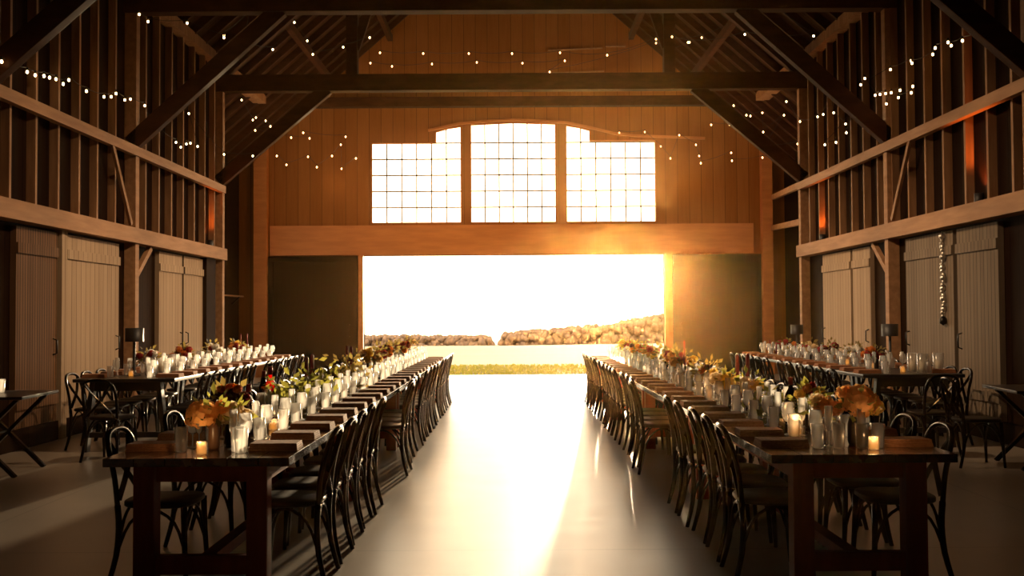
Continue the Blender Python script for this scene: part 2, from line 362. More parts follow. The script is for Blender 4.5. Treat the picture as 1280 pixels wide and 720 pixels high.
# stall doors on the side walls
def yx(px): return F * W / abs(px - VX)
def stall(i, sg, leaves, m, label):
    d = None
    for k, (a, b) in enumerate(leaves):
        y0, y1 = sorted((yx(a), yx(b)))
        mb = MB().box(*sorted((sg * (W - .06), sg * (W + .01))), y0, y1, .24, 2.56)
        if d is None: d = struct(mb.build('door_%d' % i, m), label, 'door')
        else: mb.build('door_leaf', m, d)
        MB().box(*sorted((sg * (W - .085), sg * (W - .06))), y0, y1, 2.25, 2.37).build('ledge', m, d)
        MB().box(*sorted((sg * (W - .085), sg * (W - .06))), y0, y1, .45, .57).build('ledge', m, d)
        ym = y0 + .1 if k else y1 - .1
        MB().tube([(sg * (W - .06), ym, 1.05), (sg * (W - .11), ym, 1.07), (sg * (W - .11), ym, 1.23), (sg * (W - .06), ym, 1.25)], .01, 6).build('handle', M['iron'], d)
    return d
stall(3, -1, [(11, 63)], M['brown_door'], 'brown reeded stall door at the near end of the left-hand wall')
stall(4, -1, [(74, 141)], M['pale_door'], 'pale grey-beige stall door between the reeded door and the post')
stall(5, -1, [(192, 221), (223, 247)], M['pale_door'], 'pale beige double stall door near the far end of the left-hand wall')
stall(6, 1, [(1031, 1066), (1069, 1091)], M['pale_door'], 'pale beige double stall door near the far end of the right-hand wall')
stall(7, 1, [(1136, 1196)], M['grey_door'], 'grey-brown stall door beside the hanging chain')
stall(8, 1, [(1201, 1253)], M['grey_door'], 'darker grey stall door at the near end of the right-hand wall')
ya, yb = yx(65), yx(72)
trim(11, MB().box(-W + .0, -W + .10, min(ya, yb), max(ya, yb), 0, 2.6), M['pale_door'], 'whitewashed upright between reeded and pale stall doors')
ya = yx(250)
trim(12, MB().box(-W, -W + .12, ya - .1, ya + .45, 0, 2.6), M['siding'], 'dark jamb board past the double stall door')

# roof
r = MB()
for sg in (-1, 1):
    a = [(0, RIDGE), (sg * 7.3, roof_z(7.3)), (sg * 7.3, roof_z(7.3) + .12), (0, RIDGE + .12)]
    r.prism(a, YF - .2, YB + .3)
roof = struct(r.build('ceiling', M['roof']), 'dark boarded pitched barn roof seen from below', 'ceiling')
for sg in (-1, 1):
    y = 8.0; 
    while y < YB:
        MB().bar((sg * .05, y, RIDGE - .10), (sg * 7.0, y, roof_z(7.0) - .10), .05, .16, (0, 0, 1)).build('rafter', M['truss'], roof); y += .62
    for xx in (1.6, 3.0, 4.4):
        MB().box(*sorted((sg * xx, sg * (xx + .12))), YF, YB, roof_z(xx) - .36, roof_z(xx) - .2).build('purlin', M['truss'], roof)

# trusses
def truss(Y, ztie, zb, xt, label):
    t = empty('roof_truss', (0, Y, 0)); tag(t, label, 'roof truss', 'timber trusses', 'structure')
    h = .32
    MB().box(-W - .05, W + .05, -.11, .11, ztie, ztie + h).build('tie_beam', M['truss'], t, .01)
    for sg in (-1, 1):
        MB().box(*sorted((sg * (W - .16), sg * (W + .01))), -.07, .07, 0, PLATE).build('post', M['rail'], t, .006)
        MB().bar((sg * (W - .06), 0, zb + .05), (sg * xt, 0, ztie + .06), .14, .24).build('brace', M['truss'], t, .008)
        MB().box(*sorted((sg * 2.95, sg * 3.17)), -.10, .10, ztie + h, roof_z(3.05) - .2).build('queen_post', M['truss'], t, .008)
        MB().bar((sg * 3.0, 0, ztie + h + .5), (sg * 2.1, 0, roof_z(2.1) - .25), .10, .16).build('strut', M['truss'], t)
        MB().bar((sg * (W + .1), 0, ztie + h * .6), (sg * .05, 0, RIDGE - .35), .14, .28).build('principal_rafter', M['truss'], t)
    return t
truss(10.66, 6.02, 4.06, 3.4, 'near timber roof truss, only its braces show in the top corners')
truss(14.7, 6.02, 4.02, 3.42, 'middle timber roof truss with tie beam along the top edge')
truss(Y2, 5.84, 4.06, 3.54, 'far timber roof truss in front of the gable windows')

# ------------------------------------------------------------------ outdoors
def ground():
    m = bpy.data.materials.new('pasture'); m.use_nodes = True; nt = m.node_tree; L = nt.links.new; b = nt.nodes['Principled BSDF']; b.inputs['Roughness'].default_value = .95; b.inputs['Specular IOR Level'].default_value = .1
    tc = nt.nodes.new('ShaderNodeTexCoord'); n = nt.nodes.new('ShaderNodeTexNoise'); n.inputs['Scale'].default_value = .06; n.inputs['Detail'].default_value = 6; L(tc.outputs['Object'], n.inputs['Vector'])
    r_ = nt.nodes.new('ShaderNodeValToRGB'); r_.color_ramp.elements[0].color = (.050, .043, .025, 1); r_.color_ramp.elements[1].color = (.066, .056, .033, 1); r_.color_ramp.elements[0].position = .35; r_.color_ramp.elements[1].position = .65
    L(n.outputs['Fac'], r_.inputs['Fac']); L(r_.outputs['Color'], b.inputs['Base Color']); return m
M['field'] = ground()
M['grass'] = petal('lawn_blades', (.13, .12, .012), (.17, .155, .02))
M['tree'] = mat('hazed_foliage', (.088, .052, .031), .9, (.105, .062, .037), .3)  # distance haze is put into this lightened foliage colour
prof = [(YB + .3, -.03), (31, -.06), (45, -.6), (70, -1.5), (110, -2.7), (170, -4.4), (260, -6.6), (400, -10.5), (620, -16.8), (900, -24)]
vs = []; fs = []
xsn = [-1, -.5, -.2, 0, .2, .5, 1]
for y, z in prof:
    for q in xsn: vs.append((q * max(60, y * 1.2), y, z + (max(0, q) * y * .012)))
n = len(xsn)
for i in range(len(prof) - 1):
    for j in range(n - 1): fs.append((i * n + j, i * n + j + 1, (i + 1) * n + j + 1, (i + 1) * n + j))
struct(MB().add(vs, fs, True).build('ground', M['field']), 'pale sunlit pasture sloping away beyond the barn door', 'field')
gr = MB()
def blade():
    return (random.uniform(-8, 8), random.uniform(YB + .5, 31) , -.06), (random.uniform(-.5, .5), random.uniform(-.5, .5), 1.2)
gr.leaves(blade, 12000, .075)
tag(gr.build('grass', M['grass']), 'bright yellow-green grass growing past the door threshold', 'grass', None, 'stuff')
def treeline(xs, Y, fn, label, hgap=()):
    t = MB(); x = xs[0]
    while x < xs[1]:
        zt = fn(x); p0 = P(x, 440, Y); p1 = P(x, zt, Y)
        h = max(1.5, p1.z - p0.z); k = max(4, int(h / .9))
        for _ in range(k):
            rr = random.uniform(1.2, 2.5); zc = p0.z + random.random() * max(.5, h - rr)
            t.blob((p0.x + random.uniform(-3, 3), Y + random.uniform(-10, 14), zc), rr, 7, 5, .7)
        t.blob((p0.x, Y, p1.z - 1.8), 1.7, 7, 5, .8)
        x += 2.4
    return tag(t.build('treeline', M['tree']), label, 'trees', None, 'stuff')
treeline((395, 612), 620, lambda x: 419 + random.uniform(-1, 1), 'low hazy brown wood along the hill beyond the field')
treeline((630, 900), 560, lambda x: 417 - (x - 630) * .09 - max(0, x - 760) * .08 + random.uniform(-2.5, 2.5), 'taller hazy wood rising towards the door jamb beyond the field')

# ------------------------------------------------------------------ chair
def smooth_path(pts, n=5):
    pts = [Vector(p) for p in pts]; out = []
    for i in range(len(pts) - 1):
        p0 = pts[max(i - 1, 0)]; p1 = pts[i]; p2 = pts[i + 1]; p3 = pts[min(i + 2, len(pts) - 1)]
        for k in range(n):
            t = k / n
            out.append(.5 * ((2 * p1) + (p2 - p0) * t + (2 * p0 - 5 * p1 + 4 * p2 - p3) * t * t + (3 * p1 - p0 - 3 * p2 + p3) * t ** 3))
    out.append(pts[-1]); return out
def make_chair():
    c = empty('cross_back_chair'); tag(c, 'x', 'chair')
    s = MB(); nn = 20; ring = []
    for z, k in ((.435, .96), (.443, 1), (.458, 1), (.466, .97)):
        for j in range(nn):
            t = 2 * math.pi * j / nn; cx, sy = math.cos(t), math.sin(t)
            e = .62; x = math.copysign(abs(cx) ** e, cx) * .205; y = math.copysign(abs(sy) ** e, sy) * (.205 + .018 * cx)
            ring.append((x * k + .015, y * k, z))
    fs = [(i * nn + j, i * nn + (j + 1) % nn, (i + 1) * nn + (j + 1) % nn, (i + 1) * nn + j) for i in range(3) for j in range(nn)]
    ring.append((.02, 0, .458)); ring.append((.02, 0, .436))
    fs += [(3 * nn + j, 3 * nn + (j + 1) % nn, 4 * nn) for j in range(nn)] + [((j + 1) % nn, j, 4 * nn + 1) for j in range(nn)]
    s.add(ring, fs, True).build('seat', M['seat'], c)
    arch = smooth_path([(-.185, -.178, .44), (-.200, -.183, .60), (-.235, -.176, .75), (-.262, -.125, .835), (-.272, 0, .858), (-.262, .125, .835), (-.235, .176, .75), (-.200, .183, .60), (-.185, .178, .44)], 4)
    MB().tube(arch, .0155, 7).build('back_frame', M['chair'], c)
    for sg in (-1, 1):
        sl = smooth_path([(-.190, -.150 * sg, .475), (-.203 + .006 * sg, -.03 * sg, .60), (-.222 + .006 * sg, .05 * sg, .68), (-.258, .150 * sg, .815)], 4)
        mb = MB()
        for a, b in zip(sl, sl[1:]): mb.bar(a, b, .010, .030, (-1, 0, .2))
        mb.build('cross_slat', M['chair'], c)
        MB().tube(smooth_path([(-.185, .178 * sg, .45), (-.178, .176 * sg, .32), (-.190, .183 * sg, .17), (-.232, .200 * sg, 0)], 3), [.018] * 6 + [.017, .016, .015, .014], 7).build('leg', M['chair'], c)
        MB().tube([(.185, .172 * sg, .44), (.190, .178 * sg, .25), (.205, .190 * sg, 0)], [.019, .017, .013], 7).build('leg', M['chair'], c)
        MB().tube(smooth_path([(.188, .176 * sg, .20), (.13, .17 * sg, .35), (0, .165 * sg, .425), (-.12, .168 * sg, .35), (-.182, .178 * sg, .20)], 3), .009, 6).build('hoop_brace', M['chair'], c)
    MB().tube(smooth_path([(.188, -.176, .20), (.182, -.11, .36), (.178, 0, .425), (.182, .11, .36), (.188, .176, .20)], 3), .009, 6).build('hoop_brace', M['chair'], c)
    MB().tube(smooth_path([(-.182, -.176, .20), (-.176, -.11, .36), (-.172, 0, .425), (-.176, .11, .36), (-.182, .176, .20)], 3), .009, 6).build('hoop_brace', M['chair'], c)
    return c
CH = make_chair()

# ------------------------------------------------------------------ tables
TL = 3.05; Y0 = 5.23; TZ = .76
def make_farm_table(w):
    t = empty('farm_table'); tag(t, 'x', 'table')
    tp = MB(); nb = 6
    for k in range(nb):
        a = -w / 2 + w * k / nb; tp.box(a + .0015, a + w / nb - .0015, .0, TL - .01, TZ - .045, TZ)
    tp.build('tabletop', M['table'], t, .003)
    ap = MB(); e = w / 2 - .16
    for sx in (-1, 1): ap.box(sx * e - .014, sx * e + .014, .10, TL - .11, TZ - .14, TZ - .045)
    for yy in (.11, TL - .14): ap.box(-e, e, yy, yy + .028, TZ - .14, TZ - .045)
    ap.build('apron', M['table_leg'], t)
    for sx in (-1, 1):
        for yy in (.07, TL - .18):
            MB().box(sx * (w / 2 - .19) - .055, sx * (w / 2 - .19) + .055, yy, yy + .11, 0, TZ - .045).build('leg', M['table_leg'], t, .006)
    st = MB()
    for yy in (.10, TL - .15): st.box(-w / 2 + .24, w / 2 - .24, yy, yy + .05, .13, .23)
    st.box(-.04, .04, .15, TL - .15, .15, .21); st.build('stretcher', M['table_leg'], t)
    return t
FT = make_farm_table(.98)
ROWX = {'left-aisle': -1.66, 'right-aisle': 1.84}
for row, x in ROWX.items():
    for k in range(4):
        spawn(FT, (x, Y0 + TL * k, 0), 0, 'dark reddish-brown farm table, %s from the near end of the %s row' % (ORD[k], row), 'farm tables')
def make_black_table(w, L, h):
    t = empty('banquet_table'); tag(t, 'x', 'table')
    MB().box(-w / 2, w / 2, 0, L - .01, h - .04, h).build('tabletop', M['black_table'], t, .008)
    for yy in (.09, L - .11):
        for sx in (-1, 1):
            MB().bar((sx * (w / 2 - .2), yy, h - .04), (sx * (w / 2 - .12), yy, 0), .05, .09, (0, 1, 0)).build('leg', M['black_table'], t)
        MB().box(-w / 2 + .17, w / 2 - .17, yy - .02, yy + .02, h - .14, h - .04).build('crossbar', M['black_table'], t)
        MB().box(-w / 2 + .16, w / 2 - .16, yy - .018, yy + .018, .16, .22).build('crossbar', M['black_table'], t)
    return t
OZ = .82; OY = 11.1; OW = 1.14
BT = make_black_table(OW, TL, OZ)
OUTX = {'left-wall': -4.33, 'right-wall': 4.47}
for row, x in OUTX.items():
    for k in range(2):
        spawn(BT, (x, OY + TL * k, 0), 0, 'black-topped banquet table, %s from the near end of the %s row' % (ORD[k], row), 'black banquet tables')

# chairs
def chair(x, y, rz, label, group): return spawn(CH, (x, y, 0), rz, label, group)
def jit(a): return random.uniform(-a, a)
def chair_rows():
    for row, xc in ROWX.items():
        out = -1 if xc < 0 else 1                     # wall side direction
        for side in ('aisle', 'wall'):
            d = -out if side == 'aisle' else out      # direction from table centre to the chair
            k = 0
            for t in range(4):
                y0 = Y0 + TL * t
                ys = [y0 + .525 + .5 * j for j in range(5)] if t == 0 else [y0 + .42 + .44 * j for j in range(6)]
                if t == 1 and side == 'aisle': ys = ys[2:]
                if t == 0 and side == 'wall': ys = ys[:1] + ys[2:] if row == 'left-aisle' else ys
                for y in ys:
                    pull = jit(.015)
                    if t == 1 and side == 'aisle' and y == ys[0]: pull = .06
                    x = xc + d * (.49 - .115 + pull)
                    chair(x, y + jit(.008), (math.pi if d > 0 else 0) + jit(.03),
                          'black cross-back chair, %s from near end, %s side, %s row' % (ORD[k], side, row), 'chairs along the farm tables')
                    k += 1
    for row, xc in OUTX.items():
        out = -1 if xc < 0 else 1
        for side in ('aisle', 'wall'):
            d = -out if side == 'aisle' else out; k = 0
            for t in range(2):
                for j in range(6):
                    x = xc + d * (OW / 2 - .05 + jit(.015)); y = OY + TL * t + .42 + .44 * j
                    chair(x, y, (math.pi if d > 0 else 0) + jit(.03),
                          'black cross-back chair, %s from near end, %s side, %s row' % (ORD[k], side, row), 'chairs along the banquet tables')
                    k += 1
chair_rows()
chair(-4.25, 10.55, R(82), 'black cross-back chair set at the near end of the left-wall banquet row', 'end chairs')
chair(4.42, 10.55, R(97), 'black cross-back chair set at the near end of the right-wall banquet row', 'end chairs')

# cafe tables at the picture's sides
def make_cafe():
    t = empty('folding_side_table'); tag(t, 'x', 'table')
    MB().box(-.45, .45, -.45, .45, .735, .765).build('tabletop', M['black_table'], t, .006)
    for yy in (-.34, .34):
        for sg in (-1, 1):
            MB().bar((sg * .36, yy + sg * .02, .735), (-sg * .36, yy + sg * .02, 0), .035, .045, (0, 1, 0)).build('leg', M['chair'], t)
    MB().bar((0, -.34, .37), (0, .34, .37), .02, .02).build('crossbar', M['chair'], t)
    return t
CT = make_cafe()
spawn(CT, (-5.07, 9.75, 0), R(4), 'small black cross-legged table by the brown reeded stall door', 'side tables')
spawn(CT, (5.22, 9.75, 0), R(-6), 'small black cross-legged table before the darker grey stall door', 'side tables')
chair(4.55, 9.85, R(0), 'black cross-back chair drawn up to the small table by the grey stall door', 'side table chairs')
chair(5.2, 8.95, R(95), 'black cross-back chair on the camera side of the grey-door small table', 'side table chairs')
chair(-5.15, 8.95, R(84), 'black cross-back chair on the camera side of the reeded-door small table', 'side table chairs')

# ------------------------------------------------------------------ table ware
def make_wine():
    g = MB().lathe([(.012, .078), (.030, .088), (.040, .112), (.041, .140), (.034, .196), (.0325, .1965)], 14).build('wine_glass', M['glass'])
    tag(g, 'x', 'glass', 'wine glasses')
    MB().lathe([(.036, 0), (.034, .004), (.006, .010), (.0045, .02), (.0045, .07), (.012, .08)], 10).build('stem', M['glass'], g)
    return g
def make_water():
    g = MB().lathe([(.001, .004), (.030, .002), (.032, .01), (.038, .135), (.0365, .1355)], 14).build('tumbler', M['glass'])
    return tag(g, 'x', 'glass', 'water tumblers')
def make_flute():
    g = MB().lathe([(.006, .085), (.018, .10), (.024, .14), (.022, .225), (.0208, .2255)], 12).build('champagne_flute', M['glass'])
    tag(g, 'x', 'glass', 'champagne flutes')
    MB().lathe([(.030, 0), (.028, .004), (.005, .010), (.004, .02), (.004, .08), (.006, .087)], 9).build('stem', M['glass'], g)
    return g
def make_napkin():
    m = MB()
    m.box(-.135, .135, -.085, .085, 0, .010).box(-.133, .133, -.083, .083, .0105, .021).box(-.131, .131, -.081, .079, .0215, .032).box(-.129, .129, -.079, .077, .0325, .042)
    return tag(m.build('folded_napkin', M['napkin'], None, .003), 'x', 'napkin', 'folded napkins')
def make_taper(h, r):
    c = MB().lathe([(.001, .05), (r, .05), (r * .82, .05 + h * .96), (r * .4, .05 + h), (.001, .052 + h)], 9).build('taper_candle', M['burgundy'])
    tag(c, 'x', 'candle', 'burgundy taper candles')
    MB().lathe([(.001, 0), (.04, 0), (.038, .006), (.010, .014), (.010, .035), (r + .006, .045), (r + .006, .07), (r + .001, .07), (r + .001, .052), (.001, .05)], 10).build('holder', M['brass'], c)
    MB().tube([(0, 0, .05 + h), (.001, 0, .062 + h)], .0012, 4).build('wick', M['black'], c)
    return c
FL = make_flute()
WG, WT, NP, TC, TCB = make_wine(), make_water(), make_napkin(), make_taper(.34, .0115), make_taper(.34, .02)

def settings(row, xc, half, ys, tz):
    out = -1 if xc < 0 else 1
    for side in ('aisle', 'wall'):
        d = -out if side == 'aisle' else out
        for k, y in enumerate(ys):
            e = xc + d * half; where = 'at %s place from near end, %s side, %s row' % (ORD[k], side, row)
            spawn(NP, (e - d * .15, y + jit(.01), tz), jit(.03) if d < 0 else math.pi + jit(.03), 'folded brown napkin ' + where, 'folded napkins')
            spawn(WG, (e - d * (.345 + jit(.015)), y + .06 + jit(.03), tz), 0, 'stemmed wine glass ' + where, 'wine glasses')
            spawn(FL, (e - d * (.40 + jit(.012)), y - .01 + jit(.03), tz), 0, 'slim champagne flute ' + where, 'champagne flutes')
            spawn(WT, (e - d * (.335 + jit(.015)), y - .09 + jit(.03), tz), 0, 'clear water tumbler ' + where, 'water tumblers')
ys_in = [Y0 + .35 + .5 * j for j in range(6)] + [Y0 + TL * t + .28 + .5 * j for t in (1, 2, 3) for j in range(6)]
for row, xc in ROWX.items(): settings(row, xc, .49, ys_in, TZ)
ys_out = [OY + TL * t + .28 + .5 * j for t in (0, 1) for j in range(6)]
for row, xc in OUTX.items(): settings(row, xc, OW / 2, ys_out, OZ)

# flowers
def vase(mb, h, r): return mb.lathe([(.001, 0), (r * .8, 0), (r, h * .12), (r * .95, h * .8), (r * .75, h), (r * .7, h), (r * .88, h * .8), (.001, h * .75)], 12)
def bouquet(loc, label, h, r, vm, blooms, leaf=40, lm='leaf', lr=.11):
    """blooms: (dx, dy, z, radius, material)"""
    b = empty('flower_arrangement', loc); tag(b, label, 'flowers', 'table flowers')
    vase(MB(), h, r).build('vase', M[vm], b)
    for (dx, dy, z, q, m_) in blooms:
        mb = MB().blob((dx, dy, z), q * .62, 8, 6, .1); mb.petals((dx, dy, z), q * .95, int(60 + 900 * q), max(.012, q * .22)); mb.build('bloom', M[m_], b)
    if blooms:
        sm = MB()
        for (dx, dy, z, q, m_) in blooms: sm.tube([(dx * .2, dy * .2, h * .8), (dx * .7, dy * .7, (h + z) * .5), (dx, dy, z)], .003, 4)
        sm.build('stems', M['leaf'], b)
    if leaf:
        zc = h + lr * .6
        def fn():
            d = Vector((random.gauss(0, 1), random.gauss(0, 1), random.gauss(.2, .7))).normalized()
            return Vector((0, 0, zc)) + d * lr * random.uniform(.3, 1), d
        MB().leaves(fn, leaf, .06).build('foliage', M[lm], b)
    return b
def at(px, Y, dz=TZ): p = P(px, 400, Y); return (p.x, Y, dz)
L_, R_ = 'left-aisle', 'right-aisle'
bouquet(at(268, 5.56), 'peach hydrangea in a brown vase at the near end of the left-aisle row', .15, .032, 'vase_brown', [(-.06, -.01, .20, .092, 'peach'), (.03, .04, .235, .045, 'peach'), (-.13, .02, .165, .04, 'peach')], 26, lr=.10)
bouquet(at(290, 5.74), 'cream flower head in a dark square-shouldered vase beside the peach hydrangea', .14, .04, 'vase_dark', [(0, 0, .185, .08, 'cream'), (.075, .02, .17, .045, 'cream'), (-.07, .03, .16, .045, 'cream')], 20, lr=.09)
bouquet(at(286, 6.12), 'dark red flowers with orange tips behind the cream flower head', .15, .03, 'vase_dark', [(-.05, 0, .245, .05, 'dark_red'), (.03, .01, .255, .05, 'dark_red'), (.0, .05, .30, .03, 'orange'), (.06, -.02, .30, .026, 'orange'), (-.04, -.02, .30, .024, 'orange'), (.09, 0, .235, .05, 'dark_red')], 40, 'olive')
bouquet(at(1066, 5.62), 'apricot hydrangea in a dark vase at the near end of the right-aisle row', .15, .04, 'vase_dark', [(.03, -.01, .245, .10, 'peach'), (.12, .02, .21, .055, 'yellow'), (-.03, .05, .28, .06, 'peach')], 24, lr=.10)
bouquet(at(1030, 5.78), 'pale peach flower head beside the apricot hydrangea', .13, .03, 'vase_brown', [(0, 0, .20, .07, 'peach'), (-.04, .03, .23, .05, 'cream'), (.06, 0, .19, .045, 'peach')], 22, lr=.09)
bouquet(at(1010, 6.45), 'small yellow and red posy behind the pale peach flower head', .12, .03, 'vase_dark', [(-.06, 0, .22, .035, 'yellow'), (.0, .02, .24, .03, 'red'), (.07, 0, .235, .035, 'yellow'), (.03, .03, .27, .025, 'red'), (-.02, -.03, .26, .03, 'orange')], 60)
bouquet(at(908, 8.2), 'butter yellow hydrangea midway along the right-aisle row', .12, .035, 'vase_dark', [(0, 0, .19, .085, 'yellow'), (-.09, .02, .21, .06, 'cream')], 30)
bouquet(at(934, 7.9), 'cream and yellow hydrangea just before the butter yellow one', .11, .035, 'vase_dark', [(-.02, 0, .18, .075, 'cream'), (.07, 0, .17, .06, 'yellow')], 26)
bouquet(at(884, 9.2), 'ragged brown and yellow foliage posy past the butter yellow hydrangea', .12, .035, 'vase_dark', [(-.05, 0, .22, .035, 'orange'), (.06, .02, .21, .04, 'yellow'), (0, .05, .25, .03, 'dark_red')], 90, 'olive', .15)
k = 0
def posies(row, xc, y_list, kinds, tz, hz):
    for n_, (y, kd) in enumerate(zip(y_list, kinds)):
        cols, name = {'r': (('red', 'dark_red', 'red', 'orange'), 'red roses'), 'o': (('orange', 'yellow', 'peach', 'red'), 'orange and yellow flowers'), 'w': (('white', 'cream', 'white', 'red'), 'white and red flowers'), 'y': (('yellow', 'cream', 'yellow', 'cream'), 'yellow and cream flowers')}[kd]
        bl = [(jit(.11), jit(.13), hz + jit(.05), random.uniform(.035, .052), random.choice(cols)) for _ in range(9)]
        bouquet((xc + jit(.03), y, tz), '%s, %s posy from the near end of the %s row, mixed' % (name, ORD[n_], row), hz - .08, .032, 'vase_dark', bl, 50, 'olive', .13)
posies(L_, -1.66, [11.5, 12.2, 12.9, 13.6, 14.3, 15.0, 16.2], 'yrrorry', TZ, .29)
posies(R_, 1.84, [10.7, 11.4, 12.3, 13.2, 14.1, 15.2, 16.3], 'ooyoryo', TZ, .25)
posies('left-wall', -4.33, [11.9, 13.1, 14.4, 15.7], 'wrwo', OZ, .22)
posies('right-wall', 4.47, [12.3, 13.0, 13.9, 14.9, 16.2], 'rwrwr', OZ, .20)
# leafy garlands down the table centres
def garland(xc, y0, y1, m_, label, w=.09, h=.13):
    g_ = MB()
    def fn():
        t = random.random(); y = y0 + (y1 - y0) * t
        return (xc + random.gauss(0, w * .6), y, TZ + .02 + abs(random.gauss(0, h * .5))), (random.gauss(0, .7), random.gauss(0, .7), abs(random.gauss(.3, .5)))
    g_.leaves(fn, int(330 * (y1 - y0)), .075)
    g_.tube([(xc + .02 * math.sin(y0 + t), y0 + (y1 - y0) * t / 12, TZ + .018) for t in range(13)], .006, 5)
    tag(g_.build('leaf_garland', M[m_]), label, 'garland', 'leaf garlands')
garland(-1.70, 7.1, 9.2, 'leaf', 'bright green leaf garland just past the red bottle on the left-aisle row', .12, .22)
garland(-1.68, 9.5, 10.6, 'olive', 'olive leaf garland between green garland and posies on the left-aisle row', .13, .24)
garland(1.86, 6.7, 7.6, 'leaf', 'short green leaf garland between near flowers and hydrangeas on the right-aisle row', .10, .12)
garland(1.84, 9.4, 9.9, 'olive', 'olive leaf garland past the foliage posy on the right-aisle row', .11, .18)

# bottles
def make_bottle(m_, h, r, cat='bottle'):
    b = MB().lathe([(.001, .004), (r * .9, 0), (r, .012), (r, h * .58), (r * .85, h * .66), (r * .38, h * .76), (r * .34, h * .97), (r * .40, h * .975), (r * .40, h), (.001, h)], 14).build('wine_bottle', m_)
    tag(b, 'x', cat, 'wine bottles')
    MB().lathe([(r * .37, h * .84), (r * .42, h * .84), (r * .42, h * 1.004), (.001, h * 1.004)], 10).build('capsule', M['burgundy'], b)
    return b
spawn(make_bottle(M['bottle_red'], .36, .043), at(338, 7.55), 0, 'red wine bottle standing before the green garland')
BD = make_bottle(M['bottle_dark'], .31, .04)
spawn(BD, at(311, 6.35), 0, 'dark wine bottle behind the near flowers of the left-aisle row')
spawn(BD, at(987, 6.75), 0, 'dark wine bottle behind the near flowers of the right-aisle row')
spawn(BD, at(330, 7.9), 0, 'dark wine bottle close behind the red wine bottle')
spawn(BD, at(832, 11.9), 0, 'dark wine bottle among the far posies of the right-aisle row')
# candles
def taper(pr, px, Y, top, tz, label):
    o = spawn(pr, at(px, Y, tz), 0, label); z = P(px, top, Y).z - tz
    o.scale = (1, 1, max(.6, z / .402)); return o
taper(TCB, 383, 8.7, 444, TZ, 'thick burgundy candle beside the green garland, nearer of the pair')
taper(TCB, 390, 8.95, 441, TZ, 'thick burgundy candle beside the green garland, farther of the pair')
taper(TCB, 434, 10.75, 431, TZ, 'thick burgundy candle past the olive garland of the left-aisle row, nearer one')
taper(TCB, 439, 11.0, 432, TZ, 'thick burgundy candle past the olive garland of the left-aisle row, farther one')
taper(TC, 855, 10.5, 424, TZ, 'slim burgundy taper by the frosted globe')
taper(TCB, 921, 8.45, 441, TZ, 'thick burgundy candle behind the yellow hydrangea, farther of the pair')
taper(TCB, 934, 8.3, 440, TZ, 'thick burgundy candle behind the yellow hydrangea, nearer of the pair')
taper(TC, 962, 16.7, 424, OZ, 'slim burgundy taper, farthest on the right-wall row')
taper(TC, 970, 15.9, 428, OZ, 'slim burgundy taper, second from the far end of the right-wall row')
taper(TC, 994, 15.3, 430, OZ, 'slim burgundy taper, third from the far end of the right-wall row')
taper(TC, 1003, 14.6, 432, OZ, 'slim burgundy taper, fourth from the far end of the right-wall row')
taper(TC, 301, 16.3, 416, OZ, 'tall slim burgundy taper, nearer of the two at the far end of left-wall row')
taper(TC, 309, 16.7, 416, OZ, 'tall slim burgundy taper, farther of the two at the far end of left-wall row')
# amber votive and more small candles
def votive(loc, label):
    v = MB().lathe([(.001, .003), (.024, 0), (.030, .01), (.031, .075), (.028, .075), (.027, .012), (.001, .01)], 12).build('votive_candle', M['glass'], None)
    tag(v, label, 'candle', 'votive candles'); v.location = loc
    MB().lathe([(.001, .011), (.026, .011), (.026, .05), (.012, .068), (.001, .072)], 10).build('wax', M['amber'], v)
    return v
votive((-1.67, 5.36, TZ), 'glowing amber votive at the near edge of the left-aisle row')
for n_, (x, y) in enumerate(((-1.56, 6.5), (-1.74, 8.0), (-1.6, 9.3), (-1.66, 11.4))): votive((x, y, TZ), 'glowing amber votive, %s beyond the edge one on the left-aisle row' % ORD[n_])
votive((1.95, 5.40, TZ), 'added glowing amber votive at the near edge of the right-aisle row')  # votive added to brighten the apricot bouquet
for n_, (x, y) in enumerate(((1.73, 6.1), (1.95, 7.2), (1.76, 8.9), (1.84, 11.0))): votive((x, y, TZ), 'glowing amber votive, %s beyond the edge one on the right-aisle row' % ORD[n_])
for row, x, ys in (('left-wall', -4.4, (11.5, 12.5, 13.8)), ('right-wall', 4.5, (11.5, 12.4, 13.4))):
    for n_, y in enumerate(ys): votive((x, y, OZ), 'glowing amber votive, %s from the near end of the %s row' % (ORD[n_], row))
# loose tumblers at the near ends
for (px, Y, label) in ((302, 5.42, 'water tumbler standing alone just in front of the dark-vased cream flowers'), (1046, 5.48, 'water tumbler standing just before the apricot hydrangea, nearer the aisle'), (1038, 5.62, 'water tumbler tucked between apricot and pale peach flowers'), (1075, 5.50, 'water tumbler standing just before the apricot hydrangea, nearer the wall')):
    spawn(WT, at(px, Y), 0, label, 'water tumblers')
